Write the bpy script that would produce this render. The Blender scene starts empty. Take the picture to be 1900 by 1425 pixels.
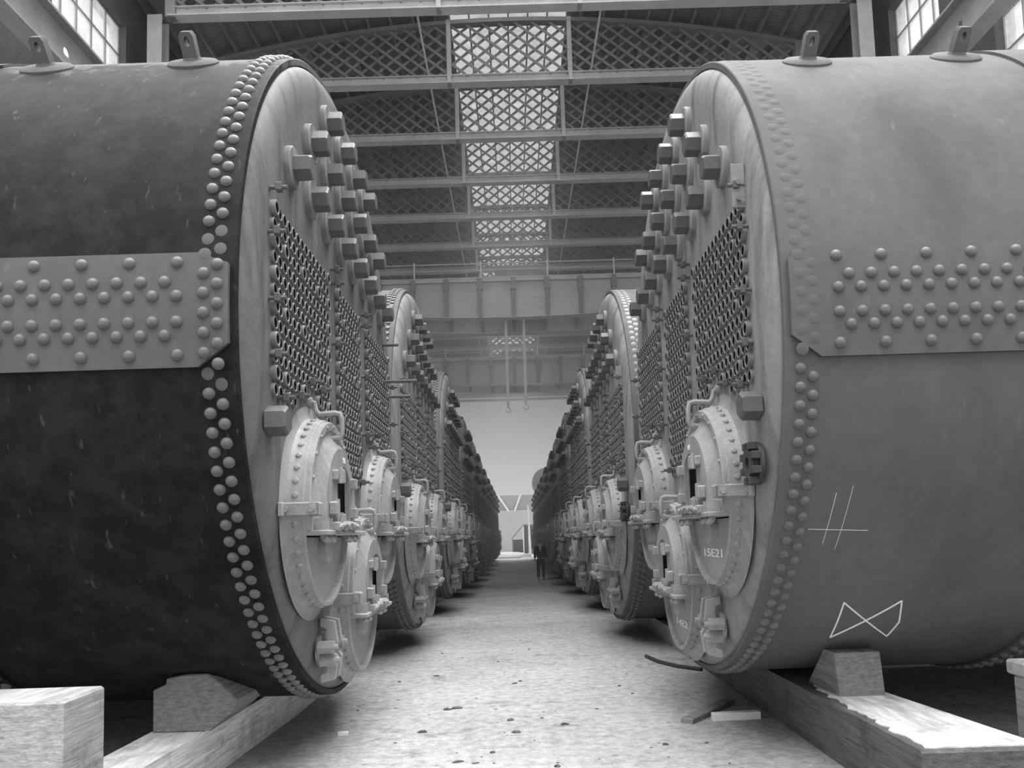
import bpy, math, random
from mathutils import Vector, Matrix
from mathutils.geometry import delaunay_2d_cdt
random.seed(7)
PI = math.pi
S = bpy.context.scene
COL = S.collection
CZ = 1.48                     # height of the lens above the floor

# ------------------------------------------------------------------ materials
def new_mat(name):
    m = bpy.data.materials.new(name); m.use_nodes = True
    nt = m.node_tree; nt.nodes.clear()
    out = nt.nodes.new('ShaderNodeOutputMaterial')
    return m, nt, out

def ramp(nt, src, stops):
    r = nt.nodes.new('ShaderNodeValToRGB')
    el = r.color_ramp.elements
    while len(el) < len(stops): el.new(0.5)
    for e, (p, v) in zip(el, stops):
        e.position = p; e.color = (v, v, v, 1)
    nt.links.new(src, r.inputs[0])
    return r.outputs[0]

def noise(nt, vec, scale, detail=4, rough=.6, stretch=None):
    n = nt.nodes.new('ShaderNodeTexNoise')
    n.inputs['Scale'].default_value = scale
    n.inputs['Detail'].default_value = detail
    n.inputs['Roughness'].default_value = rough
    if stretch:
        mp = nt.nodes.new('ShaderNodeMapping'); mp.inputs['Scale'].default_value = stretch
        nt.links.new(vec, mp.inputs[0]); vec = mp.outputs[0]
    nt.links.new(vec, n.inputs['Vector'])
    return n.outputs['Fac']

def mathn(nt, op, a, b=None, clamp=False):
    n = nt.nodes.new('ShaderNodeMath'); n.operation = op; n.use_clamp = clamp
    for i, v in enumerate((a, b)):
        if v is None: continue
        if isinstance(v, (int, float)): n.inputs[i].default_value = v
        else: nt.links.new(v, n.inputs[i])
    return n.outputs[0]

def mixv(nt, fac, a, b):
    n = nt.nodes.new('ShaderNodeMix'); n.data_type = 'RGBA'
    if isinstance(fac, (int, float)): n.inputs[0].default_value = fac
    else: nt.links.new(fac, n.inputs[0])
    for i, v in ((6, a), (7, b)):
        if isinstance(v, (int, float)): n.inputs[i].default_value = (v, v, v, 1)
        else: nt.links.new(v, n.inputs[i])
    return n.outputs[2]

def paint(name, base, var=.25, scale=3., rough=.55, bump=.15, bscale=40., spec=.35, streak=None, metal=0, fleck=None):
    """matt grey surface: broad blotches, fine grain, optional streaks and pale flecks"""
    m, nt, out = new_mat(name)
    b = nt.nodes.new('ShaderNodeBsdfPrincipled')
    tc = nt.nodes.new('ShaderNodeTexCoord'); v = tc.outputs['Object']
    n1 = noise(nt, v, scale, 5, .65)
    c = ramp(nt, n1, [(.3, base*(1-var)), (.7, base*(1+var))])
    n2 = noise(nt, v, scale*14, 3, .6)
    c = mixv(nt, .35, c, ramp(nt, n2, [(.3, base*(1-var*1.3)), (.7, base*(1+var*1.3))]))
    if streak:
        n3 = noise(nt, v, streak[0], 4, .6, streak[1])
        c = mixv(nt, mathn(nt, 'MULTIPLY', ramp(nt, n3, [(.5, 0), (.72, 1)]), streak[3]), c, streak[2])
    if fleck:
        n4 = noise(nt, v, fleck[0], 2, .5, fleck[2] if len(fleck) > 2 else None)
        c = mixv(nt, ramp(nt, n4, [(.68, 0), (.74, .7)]), c, fleck[1])
    nt.links.new(c, b.inputs['Base Color'])
    b.inputs['Roughness'].default_value = rough
    b.inputs['Specular IOR Level'].default_value = spec
    b.inputs['Metallic'].default_value = metal
    if bump:
        bp = nt.nodes.new('ShaderNodeBump'); bp.inputs['Strength'].default_value = bump; bp.inputs['Distance'].default_value = .01
        nt.links.new(noise(nt, v, bscale, 4, .6), bp.inputs['Height']); nt.links.new(bp.outputs[0], b.inputs['Normal'])
    nt.links.new(b.outputs[0], out.inputs[0])
    return m

def tar_shell():
    """boiler plate with black tar brushed on below the butt strap, running down in drips, scuffed pale in places"""
    m, nt, out = new_mat('tarred_boiler_plate')
    b = nt.nodes.new('ShaderNodeBsdfPrincipled')
    tc = nt.nodes.new('ShaderNodeTexCoord'); v = tc.outputs['Object']
    base = .13
    c = ramp(nt, noise(nt, v, .6, 4, .55), [(.3, base*.95), (.7, base*1.05)])
    c = mixv(nt, .35, c, ramp(nt, noise(nt, v, 30, 3, .6), [(.3, base*.7), (.7, base*1.3)]))
    sep = nt.nodes.new('ShaderNodeSeparateXYZ'); nt.links.new(v, sep.inputs[0])
    d = noise(nt, v, 1.0, 5, .7, (7, 7, .35))
    edge = mathn(nt, 'ADD', sep.outputs['Z'], mathn(nt, 'MULTIPLY', mathn(nt, 'SUBTRACT', d, .5), 1.1))
    mask = nt.nodes.new('ShaderNodeMapRange'); mask.inputs[1].default_value = 1.95; mask.inputs[2].default_value = 1.75
    nt.links.new(edge, mask.inputs[0])
    tar = ramp(nt, noise(nt, v, 5, 6, .7), [(.42, .005), (.62, .02)])
    c = mixv(nt, mathn(nt, 'MULTIPLY', mask.outputs[0], .92), c, tar)
    sc = noise(nt, v, 16, 3, .5, (1.6, .5, .5))
    c = mixv(nt, mathn(nt, 'MULTIPLY', ramp(nt, sc, [(.66, 0), (.76, 1)]), .4), c, .14)
    nt.links.new(c, b.inputs['Base Color']); b.inputs['Roughness'].default_value = .6
    b.inputs['Specular IOR Level'].default_value = .1
    bp = nt.nodes.new('ShaderNodeBump'); bp.inputs['Strength'].default_value = .12; bp.inputs['Distance'].default_value = .01
    nt.links.new(noise(nt, v, 45, 4, .6), bp.inputs['Height']); nt.links.new(bp.outputs[0], b.inputs['Normal'])
    nt.links.new(b.outputs[0], out.inputs[0])
    return m

def wood(name, base, rough=.8):
    m, nt, out = new_mat(name)
    b = nt.nodes.new('ShaderNodeBsdfPrincipled')
    tc = nt.nodes.new('ShaderNodeTexCoord'); v = tc.outputs['Object']
    c = ramp(nt, noise(nt, v, 3, 6, .7, (6, .8, 18)), [(.3, base*.55), (.7, base*1.3)])
    c = mixv(nt, ramp(nt, noise(nt, v, 5, 5, .7), [(.52, 0), (.7, .55)]), c, base*.3)
    nt.links.new(c, b.inputs['Base Color']); b.inputs['Roughness'].default_value = rough
    b.inputs['Specular IOR Level'].default_value = .15
    bp = nt.nodes.new('ShaderNodeBump'); bp.inputs['Strength'].default_value = .5; bp.inputs['Distance'].default_value = .012
    nt.links.new(noise(nt, v, 9, 6, .7, (4, .7, 10)), bp.inputs['Height']); nt.links.new(bp.outputs[0], b.inputs['Normal'])
    nt.links.new(b.outputs[0], out.inputs[0])
    return m

def dirt_floor():
    m, nt, out = new_mat('trodden_dirt')
    b = nt.nodes.new('ShaderNodeBsdfPrincipled')
    tc = nt.nodes.new('ShaderNodeTexCoord'); v = tc.outputs['Object']
    c = ramp(nt, noise(nt, v, .9, 8, .7), [(.3, .38), (.7, .64)])
    c = mixv(nt, .45, c, ramp(nt, noise(nt, v, 11, 6, .75), [(.35, .16), (.62, .68)]))
    spots = noise(nt, v, 17, 5, .75, (.6, 1.1, 1))
    c = mixv(nt, ramp(nt, spots, [(.6, 0), (.68, .85)]), c, .06)
    c = mixv(nt, ramp(nt, noise(nt, v, 2.2, 6, .75, (.7, 1, 1)), [(.56, 0), (.7, .6)]), c, .09)
    nt.links.new(c, b.inputs['Base Color']); b.inputs['Roughness'].default_value = .95
    b.inputs['Specular IOR Level'].default_value = .1
    bp = nt.nodes.new('ShaderNodeBump'); bp.inputs['Strength'].default_value = .9; bp.inputs['Distance'].default_value = .035
    nt.links.new(noise(nt, v, 14, 7, .75), bp.inputs['Height']); nt.links.new(bp.outputs[0], b.inputs['Normal'])
    nt.links.new(b.outputs[0], out.inputs[0])
    return m

def frosted_glass(name, tint=1.0, lo=.5, hi=.8):
    m, nt, out = new_mat(name)
    t = nt.nodes.new('ShaderNodeBsdfTranslucent'); t.inputs[0].default_value = (.88, .88, .88, 1)
    d = nt.nodes.new('ShaderNodeBsdfTransparent'); d.inputs[0].default_value = (tint, tint, tint, 1)
    tc = nt.nodes.new('ShaderNodeTexCoord')
    f = ramp(nt, noise(nt, tc.outputs['Object'], 2.5, 5, .7), [(.3, lo), (.7, hi)])
    mx = nt.nodes.new('ShaderNodeMixShader')
    nt.links.new(f, mx.inputs[0]); nt.links.new(t.outputs[0], mx.inputs[1]); nt.links.new(d.outputs[0], mx.inputs[2])
    nt.links.new(mx.outputs[0], out.inputs[0])
    return m

def boards(name, base, scale, axis='X'):
    m, nt, out = new_mat(name)
    b = nt.nodes.new('ShaderNodeBsdfPrincipled')
    tc = nt.nodes.new('ShaderNodeTexCoord'); v = tc.outputs['Object']
    w = nt.nodes.new('ShaderNodeTexWave'); w.wave_type = 'BANDS'; w.bands_direction = axis
    w.inputs['Scale'].default_value = scale; w.inputs['Distortion'].default_value = .3
    nt.links.new(v, w.inputs['Vector'])
    c = ramp(nt, w.outputs['Fac'], [(.03, base*.35), (.12, base)])
    c = mixv(nt, .5, c, ramp(nt, noise(nt, v, 1.6, 6, .7), [(.3, base*.6), (.7, base*1.3)]))
    nt.links.new(c, b.inputs['Base Color']); b.inputs['Roughness'].default_value = .85
    b.inputs['Specular IOR Level'].default_value = .1
    nt.links.new(b.outputs[0], out.inputs[0])
    return m

M = dict(
    shell_left=tar_shell(),
    shell=paint('boiler_shell_plate', .145, .15, 1.1, .75, .12, 45, .05, streak=(1.2, (1, 1, .25), .06, .45), fleck=(15, .17, (1.5, .45, .45))),
    plate=paint('boiler_end_plate', .27, .22, 1.6, .6, .14, 40, .2, streak=(1.4, (1, 5, .5), .07, .75)),
    iron=paint('black_iron', .055, .3, 6, .5, .15, 60, .4),
    ash=paint('ash_pit_plate', .36, .15, 9, .7, .2, 60, .2),
    casting=paint('cast_iron_front', .33, .28, 5, .5, .2, 45, .4, streak=(2, (1, 5, .5), .13, .4)),
    rivet=paint('rivet_iron', .15, .25, 6, .42, .08, 60, .45),
    tube=paint('tube_iron', .2, .3, 12, .5, .1, 60, .4),
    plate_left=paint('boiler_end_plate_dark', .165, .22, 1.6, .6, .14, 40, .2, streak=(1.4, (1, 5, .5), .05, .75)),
    nut=paint('stay_nut_iron', .115, .3, 7, .5, .1, 60, .4),
    chalk=paint('white_chalk', .9, .1, 30, .9, 0, 1, .05),
    timber_pale=wood('pale_baulk_timber', .55),
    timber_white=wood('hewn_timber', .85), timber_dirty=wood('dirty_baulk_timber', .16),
    timber=wood('grey_baulk_timber', .42),
    timber_dark=wood('dark_packing_timber', .26),
    floor=dirt_floor(),
    glass=frosted_glass('window_glass'), roofglass=frosted_glass('sooty_roof_glass', .66, .88, .96),
    roofboards=boards('roof_boarding', .27, 3.2, 'Y'),
    darksteel=paint('dark_roof_steel', .22, .2, 2, .6, .05, 30, .3),
    chord=paint('truss_chord_steel', .48, .2, 2, .6, .05, 30, .3),
    steel=paint('roof_steel', .3, .2, 2, .6, .05, 30, .3),
    cranesteel=paint('crane_steel', .6, .15, 1.2, .6, .05, 30, .3),
    low_bounce=paint('low_bounce_floor', .07, .4, 8, .95, .3, 30, .05),  # dark tone made up for the floor out of view
    bore_shade=paint('shaded_bore', .025, .2, 4, .8, 0, 1, .1),  # near black: the shade inside the bores put into their colour
    wall=paint('shop_wall', .1, .3, 1.2, .8, .1, 20, .2),
    hoarding=boards('gable_sheeting', .4, 2.2, 'Z'),
    stone=paint('pale_render', .5, .1, .4, .9, 0, 1, .1),
    slate=paint('slate_roof', .34, .12, .5, .8, 0, 1, .1),
    white=paint('white_paint', .85, .06, 2, .7, 0, 1, .2),
    cloth=paint('dark_wool', .035, .3, 20, .95, .1, 200, .1),
    cloth2=paint('dark_waistcoat', .06, .3, 20, .95, .1, 200, .1),
    tweed=paint('grey_tweed', .22, .3, 30, .95, .1, 200, .1),
    skin=paint('skin', .62, .1, 10, .6, 0, 1, .3),
    cotton=paint('white_cotton', .8, .05, 10, .9, 0, 1, .1),
    rope=paint('pale_rope', .9, .1, 20, .8, 0, 1, .1),
    drum=paint('dull_drum', .2, .1, 1, .7, 0, 1, .2),
)

# ------------------------------------------------------------------ mesh building
class MB:
    def __init__(self): self.v = []; self.f = []
    def add(self, vs, fs):
        o = len(self.v); self.v += [tuple(p) for p in vs]; self.f += [tuple(i+o for i in f) for f in fs]; return self
    def box(self, x0, x1, y0, y1, z0, z1, bev=0):
        if bev <= 0:
            vs = [(x, y, z) for x in (x0, x1) for y in (y0, y1) for z in (z0, z1)]
            return self.add(vs, [(0,1,3,2),(4,6,7,5),(0,4,5,1),(2,3,7,6),(0,2,6,4),(1,5,7,3)])
        b = bev
        # chamfered box
        idx = {}; vs = []
        for sx, X in ((0, (x0, x0+b)), (1, (x1, x1-b))):
            for sy, Y in ((0, (y0, y0+b)), (1, (y1, y1-b))):
                for sz, Z in ((0, (z0, z0+b)), (1, (z1, z1-b))):
                    for a in range(3):
                        p = [X[1], Y[1], Z[1]]; p[a] = (X, Y, Z)[a][0]
                        idx[(sx, sy, sz, a)] = len(vs); vs.append(p)
        fs = []
        for a in range(3):
            o = [k for k in range(3) if k != a]
            for s in (0, 1):
                q = []
                for u, w in ((0,0),(1,0),(1,1),(0,1)):
                    k = [0,0,0]; k[a] = s; k[o[0]] = u; k[o[1]] = w; q.append(idx[(*k, a)])
                flip = (s == 0) ^ (a == 1)
                fs.append(q[::-1] if flip else q)
        for a in range(3):                       # edges along axis a
            o = [k for k in range(3) if k != a]
            for u in (0, 1):
                for w in (0, 1):
                    q = []
                    for s, ax in ((0, o[0]), (0, o[1]), (1, o[1]), (1, o[0])):
                        k = [0,0,0]; k[a] = s; k[o[0]] = u; k[o[1]] = w; q.append(idx[(*k, ax)])
                    flip = (u ^ w) ^ (a == 1)
                    fs.append(q if flip else q[::-1])
        for sx in (0,1):
            for sy in (0,1):
                for sz in (0,1):
                    q = [idx[(sx,sy,sz,a)] for a in range(3)]
                    fs.append(q if (sx+sy+sz) % 2 == 1 else q[::-1])
        return self.add(vs, fs)
    def lathe(self, prof, n, c=(0,0), a0=0, a1=2*PI, close=True):
        """prof: (x, r) pairs revolved about the local x axis through (y,z)=c"""
        full = close
        k = n if full else n+1
        vs = [(x, c[0]+r*math.cos(a0+(a1-a0)*i/n), c[1]+r*math.sin(a0+(a1-a0)*i/n)) for x, r in prof for i in range(k)]
        fs = []
        for j in range(len(prof)-1):
            for i in range(n):
                i2 = (i+1) % k
                fs.append((j*k+i, j*k+i2, (j+1)*k+i2, (j+1)*k+i))
        return self.add(vs, fs)
    def disc(self, x, r, n, c=(0,0), flip=False):
        vs = [(x, c[0]+r*math.cos(2*PI*i/n), c[1]+r*math.sin(2*PI*i/n)) for i in range(n)]
        f = tuple(range(n)); return self.add(vs, [f[::-1] if flip else f])
    def tube(self, pts, r, n=8, cap=True):
        pts = [Vector(p) for p in pts]; o = len(self.v); vs = []; fs = []
        up = None
        for i, p in enumerate(pts):
            d = (pts[min(i+1, len(pts)-1)] - pts[max(i-1, 0)]).normalized()
            if up is None or abs(up.dot(d)) > .98:
                up = Vector((0, 0, 1)) if abs(d.z) < .9 else Vector((0, 1, 0))
            s = d.cross(up).normalized(); t = s.cross(d)
            up = t
            rr = r[i] if isinstance(r, (list, tuple)) else r
            vs += [p + s*rr*math.cos(2*PI*k/n) + t*rr*math.sin(2*PI*k/n) for k in range(n)]
        for j in range(len(pts)-1):
            for k in range(n):
                k2 = (k+1) % n; fs.append((j*n+k, j*n+k2, (j+1)*n+k2, (j+1)*n+k))
        if cap:
            fs.append(tuple(range(n))[::-1]); fs.append(tuple(range((len(pts)-1)*n, len(pts)*n)))
        return self.add(vs, fs)
    def bar(self, p, q, w, h, up=(0,0,1)):
        """rectangular bar from p to q"""
        p = Vector(p); q = Vector(q); d = (q-p).normalized(); u = Vector(up)
        s = d.cross(u).normalized(); t = s.cross(d)
        vs = []
        for e in (p, q):
            for a, b in ((-1,-1),(1,-1),(1,1),(-1,1)): vs.append(e + s*a*w/2 + t*b*h/2)
        return self.add(vs, [(0,1,2,3)[::-1],(4,5,6,7)[::-1][::-1],(0,1,5,4),(1,2,6,5),(2,3,7,6),(3,0,4,7)])
    def prism(self, outer, x0, x1, holes=(), back=True):
        """outline in (y,z) given thickness from x0 to x1 (x1 is the front)"""
        loops = [outer] + list(holes); pts = []; ed = []
        for L in loops:
            o = len(pts); pts += [Vector(p) for p in L]; ed += [(o+i, o+(i+1) % len(L)) for i in range(len(L))]
        V, E_, F, *_ = delaunay_2d_cdt(pts, ed, [], 0, 1e-5)
        def inside(p, L):
            c = False
            for i in range(len(L)):
                a = L[i]; b = L[i-1]
                if (a[1] > p[1]) != (b[1] > p[1]) and p[0] < (b[0]-a[0])*(p[1]-a[1])/(b[1]-a[1])+a[0]: c = not c
            return c
        tris = []
        for f in F:
            g = (sum(V[i][0] for i in f)/len(f), sum(V[i][1] for i in f)/len(f))
            if inside(g, outer) and not any(inside(g, h) for h in holes): tris.append(tuple(f))
        ff = []
        for t in tris:
            a, b, c = (V[i] for i in t[:3])
            ar = (b[0]-a[0])*(c[1]-a[1])-(b[1]-a[1])*(c[0]-a[0])
            ff.append(t if ar > 0 else t[::-1])
        self.add([(x1, p[0], p[1]) for p in V], ff)
        if back: self.add([(x0, p[0], p[1]) for p in V], [t[::-1] for t in ff])
        for n, L in enumerate(loops):
            ar = sum(L[i-1][0]*L[i][1]-L[i][0]*L[i-1][1] for i in range(len(L)))
            k = len(L); vs = [(x0, *p) for p in L] + [(x1, *p) for p in L]
            fs = [(i, (i+1) % k, k+(i+1) % k, k+i) for i in range(k)]
            if (ar < 0) ^ (n > 0): fs = [f[::-1] for f in fs]
            self.add(vs, fs)
        return self
    def mesh(self, name, mat, m=1, dz=0, smooth=35):
        me = bpy.data.meshes.new(name)
        v = [(m*x, y, z+dz) for x, y, z in self.v]
        f = self.f if m > 0 else [t[::-1] for t in self.f]
        me.from_pydata(v, [], f); me.update()
        me.materials.append(M[mat] if isinstance(mat, str) else mat)
        if smooth:
            me.shade_smooth()
            try: me.set_sharp_from_angle(angle=math.radians(smooth))
            except Exception: pass
        return me

def link(name, data, parent=None, loc=(0,0,0), rot=None):
    o = bpy.data.objects.new(name, data); COL.objects.link(o)
    if parent: o.parent = parent
    o.location = loc
    if rot: o.rotation_euler = rot
    return o

def tag(o, label=None, cat=None, group=None, kind=None):
    if label: o['label'] = label
    if cat: o['category'] = cat
    if group: o['group'] = group
    if kind: o['kind'] = kind
    return o

def thing(name, label, cat, loc=(0,0,0), group=None, rot=None):
    return tag(link(name, None, None, loc, rot), label, cat, group)

def structure(name, mb, mat, smooth=35):
    return tag(link(name, mb.mesh(name, mat, smooth=smooth)), kind='structure')

# ------------------------------------------------------------------ the boilers
# local frame of a boiler: x = off (towards the aisle, 0 = edge of the shell), y along the row, z about the centre
R = 2.4
FACE = .07
PITCH = .095
FURN = ((-1.23, -1.045), (-.07, -1.64), (1.09, -1.045))
RO = .60

def tube_cells():
    cells = []
    for y0, n, lim in ((-2.02, 14, -.43), (-.43, 9, -.80), (.74, 13, -.43)):
        for j in range(17):
            z = .665 - PITCH*j
            if z < lim: continue
            for i in range(n):
                y = y0 + PITCH*i
                if math.hypot(abs(y)+.05, abs(z)+.05) > 2.27: continue
                if any(math.hypot(y-cy, z-cz) < .765 for cy, cz in FURN): continue
                big = (i in (0, n-1) and j % 2 == 0) or (i % 4 == 2 and j % 4 == 2)
                cells.append((y, z, big))
    return cells
CELLS = tube_cells()

def end_plate_mb(seg):
    mb = MB(); rk = .21; ra = .1; rr = R-.043
    prof = [(-.5, rr), (FACE-ra, rr)]
    for k in range(1, 9):
        a = PI/2*k/8; prof.append((FACE-ra+ra*math.sin(a), rr-rk+rk*math.cos(a)))
    mb.lathe(prof[::-1], seg)
    # flat part, pierced for the tubes and the three furnaces
    outer = [((rr-rk)*math.cos(2*PI*i/seg), (rr-rk)*math.sin(2*PI*i/seg)) for i in range(seg)]
    holes = [[(cy+.57*math.cos(2*PI*i/40), cz+.57*math.sin(2*PI*i/40)) for i in range(40)] for cy, cz in FURN]
    pts = [Vector(p) for p in outer]; ed = [(i, (i+1) % seg) for i in range(seg)]
    loops = list(holes)
    for y, z, big in CELLS:
        loops.append([(y+.031*math.cos(2*PI*i/10), z+.031*math.sin(2*PI*i/10)) for i in range(10)])
    for L in loops:
        o = len(pts); pts += [Vector(p) for p in L]; ed += [(o+i, o+(i+1) % len(L)) for i in range(len(L))]
    V, _, F, *_ = delaunay_2d_cdt(pts, ed, [], 0, 1e-6)
    hs = [(y, z, .031) for y, z, b in CELLS] + [(cy, cz, .57) for cy, cz in FURN]
    grid = {}
    for h in hs[:-3]: grid.setdefault((round(h[0]/.2), round(h[1]/.2)), []).append(h)
    ff = []
    for f in F:
        gy = sum(V[i][0] for i in f)/3; gz = sum(V[i][1] for i in f)/3
        near = list(hs[-3:])
        k = (round(gy/.2), round(gz/.2))
        for a in (-1, 0, 1):
            for b in (-1, 0, 1): near += grid.get((k[0]+a, k[1]+b), [])
        if any((gy-h[0])**2+(gz-h[1])**2 < (h[2]*.97)**2 for h in near) or gy*gy+gz*gz > (rr-rk)**2: continue
        a, b, c = (V[i] for i in f)
        ar = (b[0]-a[0])*(c[1]-a[1])-(b[1]-a[1])*(c[0]-a[0])
        ff.append(tuple(f) if ar > 0 else tuple(f)[::-1])
    mb.add([(FACE, p[0], p[1]) for p in V], ff)
    return mb

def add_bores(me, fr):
    me.materials.append(M['bore_shade'])  # inner walls coloured dark to stand for shade in the tubes
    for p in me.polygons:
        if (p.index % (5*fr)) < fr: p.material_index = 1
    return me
def tube_mb(y, z, big, n=12):
    mb = MB(); ro = .044 if big else .038; ri = .0305; L = .03 if big else .018
    mb.lathe([(FACE-.4, ri), (FACE+L, ri), (FACE+L+.004, ri+.003), (FACE+L+.004, ro-.003), (FACE+L, ro), (FACE-.01, ro)], n, (y, z))
    return mb

def nut_mb():
    mb = MB(); h = [(.083*math.cos(PI*i/3), .083*math.sin(PI*i/3)) for i in range(6)]
    h2 = [(a*.86, b*.86) for a, b in h]
    mb.prism(h, FACE+.03, FACE+.135)
    mb.add([(FACE+.135, *p) for p in h]+[(FACE+.146, *p) for p in h2], [(i, (i+1) % 6, 6+(i+1) % 6, 6+i) for i in range(6)]+[tuple(range(6, 12))])
    return mb
def washer_mb():
    mb = MB()
    mb.lathe([(FACE, .13), (FACE+.034, .13), (FACE+.04, .124), (FACE+.042, .05), (FACE+.042, .001)][::-1], 32)
    return mb

def furnace_mb():
    mb = MB()
    mb.lathe([(.02, .565), (.175, .565), (.19, .575), (.19, RO-.008), (.182, RO), (.12, RO), (.09, RO+.012), (.072, RO+.045), (FACE, RO+.09)], 64)
    return mb
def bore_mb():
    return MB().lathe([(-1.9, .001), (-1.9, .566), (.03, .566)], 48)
def arc_pts(r, zc, n=28):
    a0 = math.asin(zc/r)
    return [(r*math.cos(a0+(PI-2*a0)*i/n), r*math.sin(a0+(PI-2*a0)*i/n)) for i in range(n+1)]
FO = .275
def door_hole():
    return [(-.12, -.05), (.24, -.05), (.24, .19)] + [(.06+.18*math.cos(PI*i/8), .19+.11*math.sin(PI*i/8)) for i in range(1, 8)] + [(-.12, .19)]
def front_plate_mb():
    mb = MB(); zb = -.125; n = 28
    # domed casting: rim, hollow, sloping shoulder up to the flat field about the door
    prof = [(.588, .1), (.588, .215), (.58, .222), (.535, .222), (.527, .212), (.51, .208), (.49, .213), (.425, FO-.008), (.412, FO)]
    vs = [(x, y, z) for r, x in prof for y, z in arc_pts(r, zb, n)]; k = n+1
    fs = [(j*k+i, j*k+i+1, (j+1)*k+i+1, (j+1)*k+i) for j in range(len(prof)-1) for i in range(n)]
    m_ = len(prof)
    fs.append(tuple([j*k for j in range(m_)] + [j*k+n for j in range(m_)][::-1]))
    mb.add(vs, fs)
    mb.prism(arc_pts(.413, zb, n), FO-.035, FO, [door_hole()])
    fr = [(-.2, -.1), (.2, -.1), (.2, .22), (.12, .27), (-.12, .27), (-.2, .22)]
    # ledge along the bottom, with ribs, clips below and catch lugs by the door
    mb.box(.1, FO+.04, -.57, .57, -.15, -.12, .006)
    for y in (-.47, -.38, .38, .47): mb.box(.215, .3, y-.012, y+.012, -.125, -.05)
    for y in (-.42, -.28, .2, .38):
        mb.tube([(.27, y-.06, -.16), (.28, y, -.18), (.27, y+.06, -.16)], .022, 6)
    for z in (.2, 0.): mb.box(FO-.005, FO+.04, .26, .33, z-.035, z+.035, .006)
    for t in range(9):
        w = .35+(PI-.7)*t/8
        y, z = .556*math.cos(w), .556*math.sin(w)
        mb.lathe([(.218, .014), (.23, .012), (.234, .001)][::-1], 8, (y, z))
    return mb
def door_hinge_mb(z):
    mb = MB()
    mb.box(FO-.005, FO+.035, -.26, -.12, z-.03, z+.03, .006)
    mb.box(FO-.005, FO+.045, -.15, -.08, z-.045, z+.045, .008)
    mb.tube([(FO+.04, -.215, z-.05), (FO+.04, -.215, z+.05)], .016, 8)
    return mb
def latch_mb():
    mb = MB()
    mb.box(FO-.005, FO+.05, -.36, -.27, -.03, .055, .01)
    mb.tube([(FO+.035, -.315, -.04), (FO+.035, -.315, .07)], .022, 8)
    for y, z in ((-.12, -.095), (.04, -.09), (.17, -.095), (-.32, -.1)):
        mb.box(FO-.01, FO+.06, y-.045, y+.045, z-.025, z+.03, .008)
        mb.lathe([(FO+.06, .018), (FO+.078, .016), (FO+.08, .001)][::-1], 8, (y, z))
    mb.tube([(FO+.05, -.36, -.105), (FO+.055, -.2, -.085), (FO+.055, 0, -.075), (FO+.055, .2, -.1)], .016, 6)
    return mb
def hook_mb():
    mb = MB(); z = .66
    mb.tube([(FACE, -.02, z+.07), (FACE+.035, -.02, z+.06), (FACE+.045, -.02, z+.01), (FACE+.07, -.02, z-.015), (.24, -.02, z-.01), (.275, -.02, z-.02), (.285, -.02, z-.06), (.285, -.02, z-.15), (.275, -.02, z-.175), (.2, -.02, z-.18)], .017, 8)
    mb.lathe([(FACE, .035), (FACE+.02, .03), (FACE+.03, .001)][::-1], 10, (-.02, z+.07))
    mb.tube([(.25, -.02, z-.178), (.25, .08, z-.16)], .014, 6)
    return mb
def clamp_mb():
    mb = MB()
    mb.box(FACE, .285, -.675, -.645, -.04, .04, .008)
    mb.box(FACE, FACE+.03, -.72, -.645, -.04, .04, .006)
    mb.box(.225, .285, -.675, -.54, -.04, .04, .008)
    for x in (.1, .25):
        mb.tube([(x, -.69, 0), (x, -.645, 0)], .019, 8)
    return mb
def ash_plate_mb():
    mb = MB()
    a0 = math.asin(.16/.563)
    lower = [(.563*math.cos(PI+a0+(PI-2*a0)*i/28), .563*math.sin(PI+a0+(PI-2*a0)*i/28)) for i in range(29)]
    mb.prism(lower, .13, .15)
    return mb
def vent_mb():
    mb = MB()
    mb.lathe([(.15, .09), (.2, .085), (.22, .05), (.222, .001)][::-1], 20, (-.06, -.24))
    return mb
def ring_rivets_mb():
    mb = MB()
    for k in range(44):
        t = 2*PI*k/44
        c = Vector((.135, RO*math.cos(t), RO*math.sin(t))); n = Vector((0, math.cos(t), math.sin(t)))
        dome(mb, c, n, .021, .014, 8, 2)
    return mb

def dome(mb, c, n, r, h, seg=10, rings=3):
    n = n.normalized(); u = n.orthogonal().normalized(); w = n.cross(u)
    vs = []; fs = []
    for j in range(rings):
        a = PI/2*j/rings; rr = r*math.cos(a); hh = h*math.sin(a)
        vs += [c + n*hh + (u*math.cos(2*PI*i/seg)+w*math.sin(2*PI*i/seg))*rr for i in range(seg)]
    vs.append(c + n*h)
    for j in range(rings-1):
        for i in range(seg): fs.append((j*seg+i, j*seg+(i+1) % seg, (j+1)*seg+(i+1) % seg, (j+1)*seg+i))
    for i in range(seg): fs.append(((rings-1)*seg+i, (rings-1)*seg+(i+1) % seg, rings*seg))
    mb.add(vs, fs)

def shell_mb(seg):
    mb = MB()
    mb.lathe([(-.6, R-.045), (-.004, R-.045), (0, R-.041), (0, R-.006), (-.006, R), (-1.86, R), (-1.86, R+.018), (-4.3, R+.018), (-4.3, R), (-6.1, R), (-6.15, R-.05), (-6.15, .001)][::-1], seg)
    return mb

def cyl(off, deg, r=R):          # deg: 0 = towards the camera (-y), 90 = top
    a = math.radians(deg); return Vector((off, -r*math.cos(a), r*math.sin(a)))

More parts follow.
